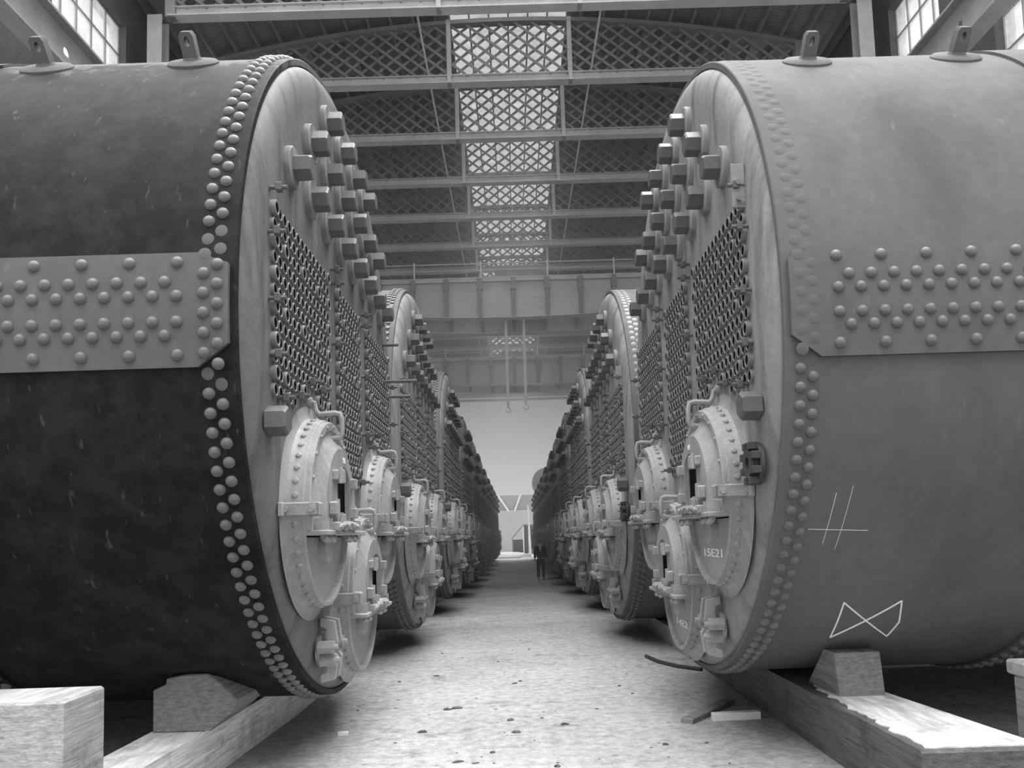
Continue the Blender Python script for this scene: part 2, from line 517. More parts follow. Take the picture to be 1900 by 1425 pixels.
def strap_mb(a_lo, a_hi):
    mb = MB()
    def off_end(a):              # end of the strap nearest the rim, with cut corners
        t = (a-a_lo)/(a_hi-a_lo)
        cut = .16
        if t < .2: return -.03-cut*(1-t/.2)
        if t > .9: return -.03-cut*(t-.9)/.1
        return -.03
    n = 20; th = .03; vs = []; offs = [None, -1.0, -1.86, -2.5, -4.0, -6.0]
    A = [a_lo+(a_hi-a_lo)*i/n for i in range(n+1)]
    A = sorted(set(A + [a_lo+(a_hi-a_lo)*.2, a_lo+(a_hi-a_lo)*.9]))
    k = len(offs); fs = []
    for lay in (0, 1):
        for a in A:
            for o in offs:
                vs.append(cyl(off_end(a) if o is None else o, a, R+.001+th*lay))
    na = len(A); N = na*k
    for i in range(na-1):
        for j in range(k-1):
            fs.append((N+i*k+j, N+(i+1)*k+j, N+(i+1)*k+j+1, N+i*k+j+1)[::-1])
    for i in range(na-1):
        fs.append((i*k, (i+1)*k, N+(i+1)*k, N+i*k)[::-1])
    for j in range(k-1):
        fs.append((j, j+1, N+j+1, N+j)); fs.append(((na-1)*k+j, (na-1)*k+j+1, N+(na-1)*k+j+1, N+(na-1)*k+j)[::-1])
    # make the winding consistent: normals away from the axis on top
    mb.add(vs, [f[::-1] for f in fs])
    return mb

def rivet_layout(a_lo, a_hi, side):
    """(off, deg, flush) of every shell rivet that can be seen, those that show largest first"""
    out = []; mid = (a_lo+a_hi)/2
    step = 360/148
    for k in range(148):
        for row, off in ((0, -.085), (1, -.153)):
            a = -9.91 + step*k - (row*step*.45)
            a = (a+180) % 360 - 180
            on = a_lo < a < a_hi
            fl = False
            if side > 0 and -9 < a < 100: fl = True
            if side < 0 and (a_hi-1 < a < a_hi+3.5 or a_lo-2.5 < a < a_lo+.2): fl = True
            out.append((off, a, fl, on))
    rows = ((5.05, .245, 0), (2.62, .1225, .061), (.85, .1225, 0), (-2.3, .1225, 0), (-3.95, .1225, .061), (-6.3, .245, 0))
    if side > 0: rows = tuple((d-.55, p, s) for d, p, s in rows)
    for d, p, s in rows:
        k = 0
        while True:
            off = -.29 - p*k - s
            if off < -5.9: break
            out.append((off, d, False, True)); k += 1
    for k in range(120):                            # seams round the shell
        for row, off in ((0, -1.905), (1, -1.975), (2, -4.2)):
            a = (3.0*k+1.5*row+180) % 360 - 180
            if a_lo-1.5 < a < a_hi+1.5 or a > 40: continue
            out.append((off, a, False, False))
    return out

def rivet_at(mb, off, a, flush, on, detail=True):
    rr = R + (.031 if on else (.018 if -4.3 < off < -1.86 else 0))
    c = cyl(off, a, rr-.001); n = cyl(0, a, 1)
    r = .033
    if flush: dome(mb, c, n, r+.003, .0045, 12 if detail else 8, 2)
    else: dome(mb, c, n, r, .026, 12 if detail else 6, 3 if detail else 2)

def lug_mb():
    mb = MB()     # lifting eye standing on a round pad; local z is up from the shell
    vs = []
    for r, z in ((.16, -.03), (.16, .008), (.145, .02), (.06, .026), (.05, .04)):
        vs.append((r, z))
    n = 24
    mb.add([(r*math.cos(2*PI*i/n), r*math.sin(2*PI*i/n), z) for r, z in vs for i in range(n)],
           [(j*n+i, j*n+(i+1) % n, (j+1)*n+(i+1) % n, (j+1)*n+i) for j in range(len(vs)-1) for i in range(n)] + [tuple((len(vs)-1)*n+i for i in range(n))])
    pl = MB()
    o = [(-.045, .02), (.045, .02), (.045, .16), (.03, .185), (-.03, .185), (-.045, .16)]
    h = [(.018*math.cos(2*PI*i/10), .13+.03*math.sin(2*PI*i/10)) for i in range(10)]
    pl.prism(o, -.032, .032, [h])
    mb.add(pl.v, pl.f)
    return mb

def manhole_mb():
    mb = MB(); n = 28
    o = [(.16*math.cos(2*PI*i/n), .115*math.sin(2*PI*i/n)) for i in range(n)]
    mb.prism(o, FACE, FACE+.03)
    return mb
def dog_mb(dz):
    mb = MB()
    s = 1 if dz > 0 else -1
    pts = [(FACE+.02, .02*s), (FACE+.11, .02*s), (FACE+.13, .05*s), (FACE+.11, .19*s), (FACE+.02, .21*s), (FACE+.02, .16*s), (FACE+.06, .14*s), (FACE+.06, .06*s), (FACE+.02, .05*s)]
    if s < 0: pts = pts[::-1]
    for y0 in (-.085, .035):
        k = len(pts)
        mb.add([(x, y0, z) for x, z in pts]+[(x, y0+.05, z) for x, z in pts],
               [(i, (i+1) % k, k+(i+1) % k, k+i)[::-1] for i in range(k)] + [tuple(range(k)), tuple(range(k, 2*k))[::-1]])
    return mb
def manhole_nut_mb():
    mb = MB()
    h = [(.045*math.cos(PI*i/3), .045*math.sin(PI*i/3)) for i in range(6)]
    mb.prism(h, FACE+.02, FACE+.125)
    mb.lathe([(FACE+.125, .02), (FACE+.15, .018), (FACE+.15, .001)][::-1], 8)
    return mb
def valve_mb():
    mb = MB()
    mb.lathe([(FACE, .125), (FACE+.02, .125), (FACE+.025, .12), (FACE+.025, .07), (FACE+.05, .065), (FACE+.055, .085), (FACE+.07, .085), (FACE+.07, .04), (FACE+.04, .04), (FACE+.04, .001)][::-1], 24)
    for k in range(8):
        t = 2*PI*(k+.5)/8; y, z = .108*math.cos(t), .108*math.sin(t)
        mb.box(FACE+.02, FACE+.075, y-.022, y+.022, z-.022, z+.022, .004)
    return mb
def hexnut_mb():
    mb = MB()
    h = [(.085*math.cos(PI/6+PI*i/3), .085*math.sin(PI/6+PI*i/3)) for i in range(6)]
    mb.prism(h, FACE, FACE+.1)
    h2 = [(a*.85, b*.85) for a, b in h]
    mb.add([(FACE+.1, *p) for p in h]+[(FACE+.112, *p) for p in h2], [(i, (i+1) % 6, 6+(i+1) % 6, 6+i) for i in range(6)]+[tuple(range(6, 12))])
    return mb
def stud_mb():
    mb = MB()
    mb.tube([(FACE-.01, 0, 0), (FACE+.1, 0, 0)], .013, 8)
    mb.box(FACE+.035, FACE+.07, -.024, .024, -.024, .024, .004)
    return mb
def patch_mb():
    mb = MB()
    mb.box(FACE-.005, FACE+.075, -.008, .008, -.15, .12, .003)
    mb.tube([(FACE+.04, -.03, .0), (FACE+.04, .02, .0)], .018, 6)
    mb.tube([(FACE+.04, -.03, -.1), (FACE+.04, .02, -.1)], .014, 6)
    return mb

STUDS = [(-2.05, .77), (-2.09, .5), (-2.085, .12), (-2.065, -.19), (-1.93, -.41), (-1.6, -.34), (-1.33, -.2), (-1.05, -.2), (-.6, .8), (-.58, .7), (-.58, .24), (-.6, -.3), (-.58, -.5), (.55, .78), (.55, .68), (.55, .22), (.55, -.3), (.3, -.74), (-.3, -.82), (1.98, .4), (2.0, 0.), (1.95, -.4), (.85, -.38), (1.15, -.22)]

STRAP = {-1: (-7.8, 6.3), 1: (-8.5, 5.8)}
DAT = {}
def build_data(s):
    m = -s      # left boilers look towards +x, right ones towards -x
    a_lo, a_hi = STRAP[s]
    d = {}
    sm = 'shell'
    g = lambda n, mb, mat, smooth=35: d.__setitem__(n, mb.mesh(n, mat, m, 0, smooth))
    g('shell', shell_mb(180), sm)
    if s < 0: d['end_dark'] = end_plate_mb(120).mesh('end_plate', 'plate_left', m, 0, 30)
    if s < 0: d['shell_tar'] = d['shell'].copy(); d['shell_tar'].materials[0] = M['shell_left']
    g('end_plate', end_plate_mb(120), 'plate', 30)
    g('butt_strap', strap_mb(a_lo, a_hi), 'shell')
    lay = rivet_layout(a_lo, a_hi, s)
    vis = [r for r in lay if (r[0] > -.2 and -62 < r[1] < 62) or (r[3] and r[0] > -1.3)]
    vis.sort(key=lambda r: abs(r[1]-(-2)) + (0 if r[3] else 4))
    d['_near'] = vis[:100]; rest = [r for r in lay if r not in set(vis[:100])]
    one = MB(); dome(one, Vector((0,0,0)), Vector((0,0,1)), .033, .026, 14, 4); d['rivet'] = one.mesh('rivet', 'rivet', 1)
    one = MB(); dome(one, Vector((0,0,0)), Vector((0,0,1)), .035, .0045, 16, 2); d['rivet_flush'] = one.mesh('rivet', 'shell', 1)
    mb = MB(); [rivet_at(mb, *r) for r in rest if not r[2]]; g('rest_rivets', mb, 'rivet')
    mb = MB(); [rivet_at(mb, *r) for r in rest if r[2]]
    if mb.v: g('rest_flush', mb, 'shell')
    mb = MB(); [rivet_at(mb, *r, detail=False) for r in lay if r[0] > -1.3]; g('all_rivets', mb, 'rivet')
    key = sorted(CELLS, key=lambda c: (c[0], -c[1]))
    d['_tubes'] = key[:100]
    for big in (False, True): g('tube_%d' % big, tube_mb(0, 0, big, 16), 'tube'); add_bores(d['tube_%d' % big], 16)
    mb = MB()
    for c in key[100:]: t = tube_mb(*c); mb.add(t.v, t.f)
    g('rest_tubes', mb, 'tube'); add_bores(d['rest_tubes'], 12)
    mb = MB()
    for c in key: t = tube_mb(*c, n=10); mb.add(t.v, t.f)
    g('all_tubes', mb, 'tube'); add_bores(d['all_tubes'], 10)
    g('stay_nut', nut_mb(), 'nut'); g('washer', washer_mb(), 'plate')
    g('furnace', furnace_mb(), 'casting'); g('furnace_bore', bore_mb(), 'bore_shade'); g('front_plate', front_plate_mb(), 'casting')
    g('door_hinge', door_hinge_mb(.225), 'casting'); g('door_hinge_low', door_hinge_mb(-.06), 'casting')
    g('door_latch', latch_mb(), 'casting'); g('lifting_hook', hook_mb(), 'casting'); g('clamp_bar', clamp_mb(), 'casting')
    g('ash_plate', ash_plate_mb(), 'ash'); g('air_vent', vent_mb(), 'casting'); g('rivet_ring', ring_rivets_mb(), 'casting')
    g('manhole_cover', manhole_mb(), 'plate'); g('bridge_dog', dog_mb(1), 'casting'); g('bridge_dog_low', dog_mb(-1), 'casting')
    g('manhole_nut', manhole_nut_mb(), 'casting')
    g('valve_flange', valve_mb(), 'iron'); g('hexagon_nut', hexnut_mb(), 'nut'); g('stud', stud_mb(), 'nut'); g('patch_plate', patch_mb(), 'plate')
    d['lifting_lug'] = lug_mb().mesh('lifting_lug', 'shell', 1)
    return d
for s in (-1, 1): DAT[s] = build_data(s)

def text_mesh(body, size):
    cu = bpy.data.curves.new('chalk_text', 'FONT'); cu.body = body; cu.size = size
    cu.align_x = 'CENTER'; cu.align_y = 'CENTER'; cu.extrude = .0015; cu.offset = size*.012
    o = bpy.data.objects.new('chalk_text', cu); COL.objects.link(o)
    dg = bpy.context.evaluated_depsgraph_get()
    me = bpy.data.meshes.new_from_object(o.evaluated_get(dg))
    bpy.data.objects.remove(o); me.materials.clear(); me.materials.append(M['chalk'])
    return me

def chalk_number(parent, s, body, size, x, y, z, wide=1.0, name='chalk_number'):
    """writing on a plate that faces the aisle"""
    me = text_mesh(body, size)
    for v in me.vertices: v.co.x *= wide
    rot = Matrix(((0, 0, -s), (-s, 0, 0), (0, 1, 0))).to_4x4()     # text x -> reading direction, text y -> up
    o = link(name, me, parent); o.matrix_local = Matrix.Translation((-s*x, y, z)) @ rot
    o['label'] = 'white chalk number'
    return o

ROW = {-1: [(1.40, 6.32, 1.235), (1.40, 11.28, 1.15), (1.39, 16.85, 1.16)],
       1: [(1.495, 6.57, 1.28), (1.44, 11.6, 1.16), (1.45, 16.7, 1.13)]}
def floor_z(y):       # floor height, from 0 under the camera, falling gently down the shop
    t = min(max((y-12)/22, 0), 1); return -.32*t
for s in (-1, 1):
    for k in range(3, 11):
        y = ROW[s][2][1] + 5.32*(k-2)
        ROW[s].append((1.40 if s < 0 else 1.48, y, floor_z(y)-CZ+.26+R))

ORD = ['', 'second', 'third', 'fourth', 'fifth', 'sixth', 'seventh', 'eighth', 'ninth', 'tenth', 'eleventh', 'twelfth', 'thirteenth', 'fourteenth', 'fifteenth', 'sixteenth', 'seventeenth', 'eighteenth']
nut_rng = random.Random(5)
def boiler(s, k):
    a, y, zc = ROW[s][k]; d = DAT[s]; m = -s
    row = 'left' if s < 0 else 'right'
    if k == 0: lab = ('huge riveted ship boiler with tar black lower shell, nearest in the left row' if s < 0 else
                      'huge grey riveted ship boiler with chalk cross on shell, nearest in the right row')
    elif k == 10: lab = 'riveted ship boiler at the far open end of the %s row' % row
    else: lab = 'riveted ship boiler facing the aisle, %s from the camera in the %s row' % (ORD[k], row)
    t = thing('ship_boiler', lab, 'boiler', (s*a, y, zc+CZ-R), 'ship boilers in the %s row' % row)
    def part(name, data, loc=(0,0,0), parent=None):
        return link(name, d[data] if isinstance(data, str) else data, parent or t, (m*loc[0], loc[1], loc[2]+(0 if parent else R)))
    part('shell', 'shell_tar' if (s < 0 and k == 0) else 'shell')
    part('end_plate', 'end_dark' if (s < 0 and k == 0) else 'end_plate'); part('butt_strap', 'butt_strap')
    if k == 0:
        for off, ang, fl, on in d['_near']:
            rr = R + (.031 if on else 0); c = cyl(off, ang, rr-.001); n = cyl(0, ang, 1)
            o = part('rivet', 'rivet_flush' if fl else 'rivet', c)
            o.rotation_euler = Vector((m*n.x, n.y, n.z)).to_track_quat('Z', 'Y').to_euler()
        tag(part('rivet_rows', 'rest_rivets'), kind='stuff')
        if 'rest_flush' in d: tag(part('flush_rivet_rows', 'rest_flush'), kind='stuff')
        for yy, zz, big in d['_tubes']:
            part('fire_tube', 'tube_%d' % big, (0, yy, zz))
        tag(part('tube_bank', 'rest_tubes'), kind='stuff')
        for off, ang in (((-.58, 50.5), (-1.5, 49.5)) if s < 0 else ((-.56, 50), (-1.56, 50))):
            c = cyl(off, ang); n = cyl(0, ang, 1)
            o = part('lifting_lug', 'lifting_lug', c)
            o.rotation_euler = Vector((m*n.x, n.y, n.z)).to_track_quat('Z', 'X').to_euler()
    else:
        tag(part('rivet_rows', 'all_rivets'), kind='stuff'); tag(part('tube_bank', 'all_tubes'), kind='stuff')
    for r, n in enumerate((8, 6, 4)):
        for i in range(n):
            p = (0, -.074+(i-(n-1)/2)*.454, 1.07+.39*r)
            nt = part('stay_nut', 'stay_nut', p); nt.rotation_euler = (nut_rng.choice((0, .12, -.15, .3, .52, -.3)), 0, 0); part('washer', 'washer', parent=nt)
    part('hexagon_nut', 'hexagon_nut', (0, -2.1, -.57))
    for j, (cy, cz) in enumerate(FURN):
        f = part('furnace', 'furnace', (0, cy, cz))
        for n_, dn in (('furnace_bore', 'furnace_bore'), ('front_plate', 'front_plate'), ('door_hinge', 'door_hinge'), ('door_hinge', 'door_hinge_low'), ('door_latch', 'door_latch'),
                       ('lifting_hook', 'lifting_hook'), ('clamp_bar', 'clamp_bar'), ('ash_plate', 'ash_plate'), ('air_vent', 'air_vent')):
            part(n_, dn, parent=f)
        tag(part('rivet_ring', 'rivet_ring', parent=f), kind='stuff')
        if k == 0 and s > 0:
            chalk_number(f, s, ('15E21', '14E2', '15E2')[j], .078, .153, (.02, 0, .1)[j], -.39, 2.9)
            if j == 0: chalk_number(f, s, '18', .05, FO+.002, .06, .34, 1.6)
        if k == 0 and s < 0 and j == 0: chalk_number(f, s, '18', .05, FO+.002, .06, .34, 1.6)
    mh = part('manhole_cover', 'manhole_cover', (0, -1.0, -1.95))
    for n_, dn in (('bridge_dog', 'bridge_dog'), ('bridge_dog', 'bridge_dog_low')): part(n_, dn, parent=mh)
    for yy, zz in ((-.15, .03), (-.1, -.06), (.13, .03)): part('manhole_nut', 'manhole_nut', (0, yy, zz), mh)
    if k < 3:
        for yy, zz in STUDS: part('stud', 'stud', (0, yy, zz))
    if s > 0 and k < 2:
        part('valve_flange', 'valve_flange', (0, -2.04, -.9)); part('patch_plate', 'patch_plate', (0, -2.05, .78))
    if s < 0 and k == 0:
        for yy, zz, L in ((1.62, .39, .36), (1.88, .28, .26), (1.73, .8, .16)):
            mb = MB().tube([(FACE-.05, 0, 0), (FACE+L, 0, 0)], .017, 8); part('long_stud', mb.mesh('long_stud', 'nut', m), (0, yy, zz))
    if s > 0 and k == 0:
        # chalked crossing lines with closed ends, low on the shell
        def stroke(pq, r=.006):
            out = []
            for (o0, a0), (o1, a1) in zip(pq[:-1], pq[1:]):
                for q in range(7): out.append(cyl(o0+(o1-o0)*q/6, a0+(a1-a0)*q/6, R+.001))
            mb = MB().tube(out, r, 5); o = part('chalk_mark', mb.mesh('chalk_mark', 'chalk', m)); o['label'] = 'white chalk line'
        stroke([(-.567, -56.8), (-.54, -46.9), (-.945, -57.0), (-.96, -52.5), (-.9, -46.9), (-.567, -56.8)])
        stroke([(-.2, -32.5), (-.55, -33)], .0015); stroke([(-.33, -27), (-.3, -35)], .0015); stroke([(-.42, -26), (-.38, -36)], .0012)
    return t
for s in (-1, 1):
    for k in range(11): boiler(s, k)

# ------------------------------------------------------------------ timbers under and beside the boilers
def beam(name, label, poly, z0, z1, mat, group=None, cat='timber', bev=True):
    """hewn timber: plan outline (x,y) extruded in z"""
    cx = sum(p[0] for p in poly)/len(poly); cy = sum(p[1] for p in poly)/len(poly)
    n = len(poly); mb = MB(); b = .012
    lo = [(x-cx, y-cy) for x, y in poly]
    def ins(q):
        L = []
        for x, y in lo:
            r = math.hypot(x, y); L.append((x*(1-q/r), y*(1-q/r)))
        return L
    rings = [(ins(b), 0), (lo, b), (lo, z1-z0-b), (ins(b), z1-z0)]
    vs = [(x, y, z) for L, z in rings for x, y in L]
    fs = [(j*n+i, j*n+(i+1) % n, (j+1)*n+(i+1) % n, (j+1)*n+i) for j in range(3) for i in range(n)]
    fs += [tuple(range(n))[::-1], tuple(range(3*n, 4*n))]
    mb.add(vs, fs)
    o = link(name, mb.mesh(name, mat, smooth=20), None, (cx, cy, z0))
    return tag(o, label, cat, group)
g_ = 'long baulks carrying the boilers'
beam('timber_baulk', 'pale squared baulk lying under the front of the nearest left boiler', [(-2.36, 3.95), (-2.03, 3.95), (-1.93, 6.9), (-1.93, 8.6), (-2.3, 8.6)], -.01, .313, 'timber_white', g_)
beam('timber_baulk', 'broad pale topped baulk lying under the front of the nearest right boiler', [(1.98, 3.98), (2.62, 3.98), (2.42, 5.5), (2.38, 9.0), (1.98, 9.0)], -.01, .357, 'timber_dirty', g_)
rb = bpy.context.scene.objects['timber_baulk.001']
hx, hy = rb.location.x, rb.location.y
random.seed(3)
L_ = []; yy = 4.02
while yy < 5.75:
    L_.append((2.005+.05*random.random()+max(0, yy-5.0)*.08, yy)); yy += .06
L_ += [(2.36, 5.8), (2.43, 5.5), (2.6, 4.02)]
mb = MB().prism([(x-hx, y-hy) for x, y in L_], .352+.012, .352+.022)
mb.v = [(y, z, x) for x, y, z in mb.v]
link('lit_top', mb.mesh('lit_top', 'timber_white', smooth=0), rb)['label'] = 'pale slab coloured as the lit top face'  # bright light on the baulk's top is put into this slab's colour
for s in (-1, 1):
    y0 = 8.8 if s < 0 else 9.2
    w = 'left' if s < 0 else 'right'
    for i, (ya, yb) in enumerate(((y0, 14.1), (14.2, 24.3), (24.4, 40.0), (40.1, 56), (56.1, 63.5))):
        bot = min(z+CZ-R for a, y, z in ROW[s] if ya-1.5 < y < yb+1.5)
        x = s*2.15
        lab = 'dark baulk in the shade under the %s %s' % (['second', 'third and fourth', 'fifth to seventh', 'eighth to tenth', 'last'][i], 'boilers' if i not in (0, 4) else 'boiler') + ' of the %s row' % w
        beam('timber_baulk', lab, [(x-.18, ya), (x+.18, ya), (x+.18, yb), (x-.18, yb)], floor_z(yb)-.05, bot-.002, 'timber', g_)
beam('timber_block', 'large pale squared timber standing at the lower left corner', [(-2.95, 3.5), (-2.03, 3.54), (-2.04, 3.9), (-2.9, 3.88)], -.01, .81, 'timber_pale', None, 'timber')
def prism_y(name, label, poly, y0, y1, mat, cat, cyl_c, taper=.97):
    def back(z): return min(y1, cyl_c[0]-math.sqrt(max(0, R*R-(z-cyl_c[1])**2))-.012)
    cx = sum(p[0] for p in poly)/len(poly); z0 = min(p[1] for p in poly); n = len(poly)
    mb = MB(); c = [(x-cx, z-z0) for x, z in poly]
    q = [(x*taper, z*taper+.004) for x, z in c]
    vs = [(x, 0, z) for x, z in q]+[(x, .012, z) for x, z in c]+[(x, max(.013, back(z+z0)-y0), z) for x, z in c]
    fs = [(j*n+i, j*n+(i+1) % n, (j+1)*n+(i+1) % n, (j+1)*n+i) for j in range(2) for i in range(n)]
    mb.add(vs, fs+[tuple(range(n))[::-1], tuple(range(2*n, 3*n))])
    return tag(link(name, mb.mesh(name, mat, smooth=20), None, (cx, y0, z0)), label, cat)
prism_y('timber_chock', 'rough dark wedge shaped chock on the left baulk against the boiler', [(-2.325, .315), (-1.96, .315), (-1.83, .42), (-1.79, .5), (-1.93, .64), (-1.99, .67), (-2.12, .668), (-2.24, .645), (-2.245, .61), (-2.325, .575)], 5.03, 5.6, 'timber_dark', 'chock', (6.32, 2.715))
prism_y('timber_chock', 'square end grain chock standing on the right baulk', [(2.10, .358), (2.405, .358), (2.385, .65), (2.075, .65)], 5.25, 5.8, 'timber_dark', 'chock', (6.57, 2.76))
t = thing('timber_prop', 'pale capped timber prop at the right edge', 'timber', (3.1, 4.55, 0))
link('post', MB().box(-.2, .2, -.14, .14, -.01, .585, .015).mesh('post', 'timber'), t)
link('cap', MB().box(-.22, .24, -.17, .17, .585, .67, .012).mesh('cap', 'timber_pale'), t)

def debris(name, label, cat, loc, rot, mb, mat): tag(link(name, mb.mesh(name, mat, smooth=20), None, loc, rot), label, cat)
debris('wooden_board', 'short white board lying on the floor by the right baulk', 'board', (1.68, 6.25, .03), (0, 0, .1), MB().box(-.19, .19, -.035, .035, -.03, .03, .004), 'white')
debris('wooden_batten', 'dark batten lying at a slant beside the white board', 'board', (1.53, 6.5, .018), (0, 0, .92), MB().box(-.42, .42, -.05, .05, -.02, .02, .004), 'timber_dark')
debris('wooden_chip', 'small white chip of wood on the floor left of centre', 'chip', (-1.37, 6.13, .012), (0, 0, .15), MB().box(-.04, .04, -.02, .02, -.014, .014, .003), 'white')
debris('iron_rod', 'bent iron rod lying on the floor before the nearest right boiler', 'rod', (1.62, 8.9, .02), (0, 0, 0), MB().tube([(-.12, .5, .0), (-.05, .1, .0), (.1, -.25, .0), (.3, -.5, .0)], .022, 8), 'iron')
random.seed(11)
def floor_spot():
    while True:
        y = 4.9+5.5*random.random()**1.6; x = -.25*y/5+random.uniform(-1.5, 1.6)
        if abs(x) < 1.62: return x, y
for i in range(64):
    x, y = floor_spot(); r = .007+.02*random.random()**2.5
    mb = MB(); dome(mb, Vector((0,0,0)), Vector((0,0,1)), r, r*.8, 7, 3)
    kx, ky = 1+1.6*random.random()**2, .7+.5*random.random()
    mb.v = [(a*kx*(.8+.4*random.random()), b*ky*(.8+.4*random.random()), c*(.7+.5*random.random())) for a, b, c in mb.v]
    o = link('dirt_clod', mb.mesh('dirt_clod', 'iron', smooth=0), None, (x, y, -.002), (0, 0, random.uniform(-.5, .5)))
    tag(o, 'small dark clod of dirt on the bright floor between the boilers', 'clod', 'clods on the bright floor')

# ------------------------------------------------------------------ floor
mb = MB().add([(-16, -9, 0), (16, -9, 0), (16, 4.1, 0), (-16, 4.1, 0)], [(0, 1, 2, 3)])
structure('floor_near', mb, 'low_bounce', 0)  # unseen floor, darkened to cut the light bounced up onto the shells
mb = MB(); ys = [4.1, 6, 12, 17, 23, 28, 34, 45, 62]; xs = [-16, -8, 0, 8, 16]
mb.add([(x, y, floor_z(y)) for y in ys for x in xs], [(j*5+i, j*5+i+1, (j+1)*5+i+1, (j+1)*5+i) for j in range(len(ys)-1) for i in range(4)])
structure('floor', mb, 'floor', 0)
mb = MB(); ys = [62, 80, 160]
mb.add([(x, y, -.32) for y in ys for x in (-40, 0, 40)], [(j*3+i, j*3+i+1, (j+1)*3+i+1, (j+1)*3+i) for j in range(2) for i in range(2)])
structure('ground', mb, 'stone', 0)

# ------------------------------------------------------------------ shop building
BX = .19                       # centre line of the roof
CH = CZ+10.82                   # underside of the roof trusses
TY = [15.28+2.66*k for k in range(18)]
Y0, Y1 = 14.4, 61.8
def arch(x): return CZ+12.45-.0165*x*x
# roof boarding, left and right of the glazed strip
for nm, xa, xb in (('roof_left', -7.95, -1.45), ('roof_right', 1.45, 7.95)):
    mb = MB(); n = 10; X = [xa+(xb-xa)*i/n for i in range(n+1)]
    vs = [(BX+x, y, arch(x)+.16+h) for h in (0, .06) for y in (Y0, Y1) for x in X]; k = n+1
    fs = [(i, i+1, k+i+1, k+i)[::-1] for i in range(n)] + [(2*k+i, 2*k+i+1, 3*k+i+1, 3*k+i) for i in range(n)]
    fs += [(0, k, 3*k, 2*k), (n, n+2*k, n+3*k, n+k)] + [(i, i+2*k, i+1+2*k, i+1) for i in range(n)] + [(k+i, k+i+1, 3*k+i+1, 3*k+i) for i in range(n)]
    mb.add(vs, fs); structure(nm, mb, 'roofboards', 20)
o = structure('window_1', MB().box(BX-1.45, BX+1.45, Y0, Y1, arch(0)+.2, arch(0)+.215), 'roofglass', 0)
mb = MB()
for x in (-1.43, -.95, -.475, 0, .475, .95, 1.43): mb.box(BX+x-.02, BX+x+.02, Y0, Y1, arch(0)+.12, arch(0)+.2)
link('glazing_bar', mb.mesh('glazing_bar', 'steel', smooth=0), o)
for i in range(12):
    for s in (-1, 1):
        x = s*(1.75+.53*i)
        mb = MB().box(-.03, .03, 0, Y1-Y0-.1, -.17, 0)
        o = link('roof_purlin', mb.mesh('roof_purlin', 'darksteel', smooth=0), None, (BX+x, Y0+.05, arch(x)+.165))
        tag(o, 'long roof purlin under the boards, %s on the %s of the skylight' % (('nearest' if i == 0 else 'outermost' if i == 11 else ORD[i]+' out' if i < 11 else ''), 'left' if s < 0 else 'right'), 'purlin', 'purlins under the roof boards')

def truss_meshes():
    d = {}; W = 7.0; n = 24
    d['bottom_chord'] = MB().box(-W, W, -.13, .13, 0, .03).box(-W, W, -.02, .02, .03, .2).box(-W, W, -.1, .1, .2, .22).mesh('bottom_chord', 'chord', smooth=0)
    mb = MB(); X = [-W+2*W*i/n for i in range(n+1)]
    for i in range(n):
        a = (X[i], 0, arch(X[i])-CH-.06); b = (X[i+1], 0, arch(X[i+1])-CH-.06)
        mb.bar(a, b, .2, .1)
    d['top_chord'] = mb.mesh('top_chord', 'darksteel', smooth=0)
    mb = MB(); p = .4; k = int(2*W/p)
    for i in range(-6, k+6):
        for sg in (-1, 1):
            x = -W+i*p; pts = []
            # walk along the diagonal from the bottom chord to the arch
            z = .2; st = .04; xx = x
            while z < arch(xx)-CH-.08 and abs(xx) < 12:
                if abs(xx) <= W: pts.append((xx, z))
                xx += sg*st*1.25; z += st
            if len(pts) > 6:
                (xa, za), (xb, zb) = pts[0], pts[-1]
                mb.bar((xa, .035*sg, za), (xb, .035*sg, zb), .012, .065, (0, 1, 0) if False else (0, 0, 1))
    d['lattice'] = mb.mesh('lattice', 'darksteel', smooth=0)
    d['post'] = MB().box(-.05, .05, -.1, .1, .0, arch(1.45)-CH).mesh('post', 'chord', smooth=0)
    d['end_post'] = MB().box(-.1, .1, -.1, .1, 0, arch(W)-CH).mesh('end_post', 'steel', smooth=0)
    return d
TD = truss_meshes()
for i, y in enumerate(TY):
    if y > Y1: break
    lab = 'nearest grey lattice roof truss, only its bottom chord in view' if i == 0 else ('lattice roof truss at the far open end of the shop' if i == len(TY)-1 else 'grey lattice roof truss spanning the shop, %s from the camera' % ORD[i])
    t = thing('roof_truss', lab, 'truss', (BX, y, CH), 'lattice roof trusses')
    link('bottom_chord', TD['bottom_chord'], t); link('top_chord', TD['top_chord'], t); link('lattice', TD['lattice'], t)
    for x in (-1.45, 1.45): link('post', TD['post'], t, (x, 0, 0))
    for x in (-6.95, 6.95): link('end_post', TD['end_post'], t, (x, 0, 0))
for s in (-1, 1):
    o = link('tie_rod', MB().tube([(0, 0, 0), (0, Y1-15.3, 0)], .024, 8).mesh('tie_rod', 'cranesteel'), None, (BX+s*1.95, 15.28, CH+.27))
    tag(o, 'long pale tie rod running under the roof, %s of the skylight' % ('left' if s < 0 else 'right'), 'tie rod', 'roof tie rods')

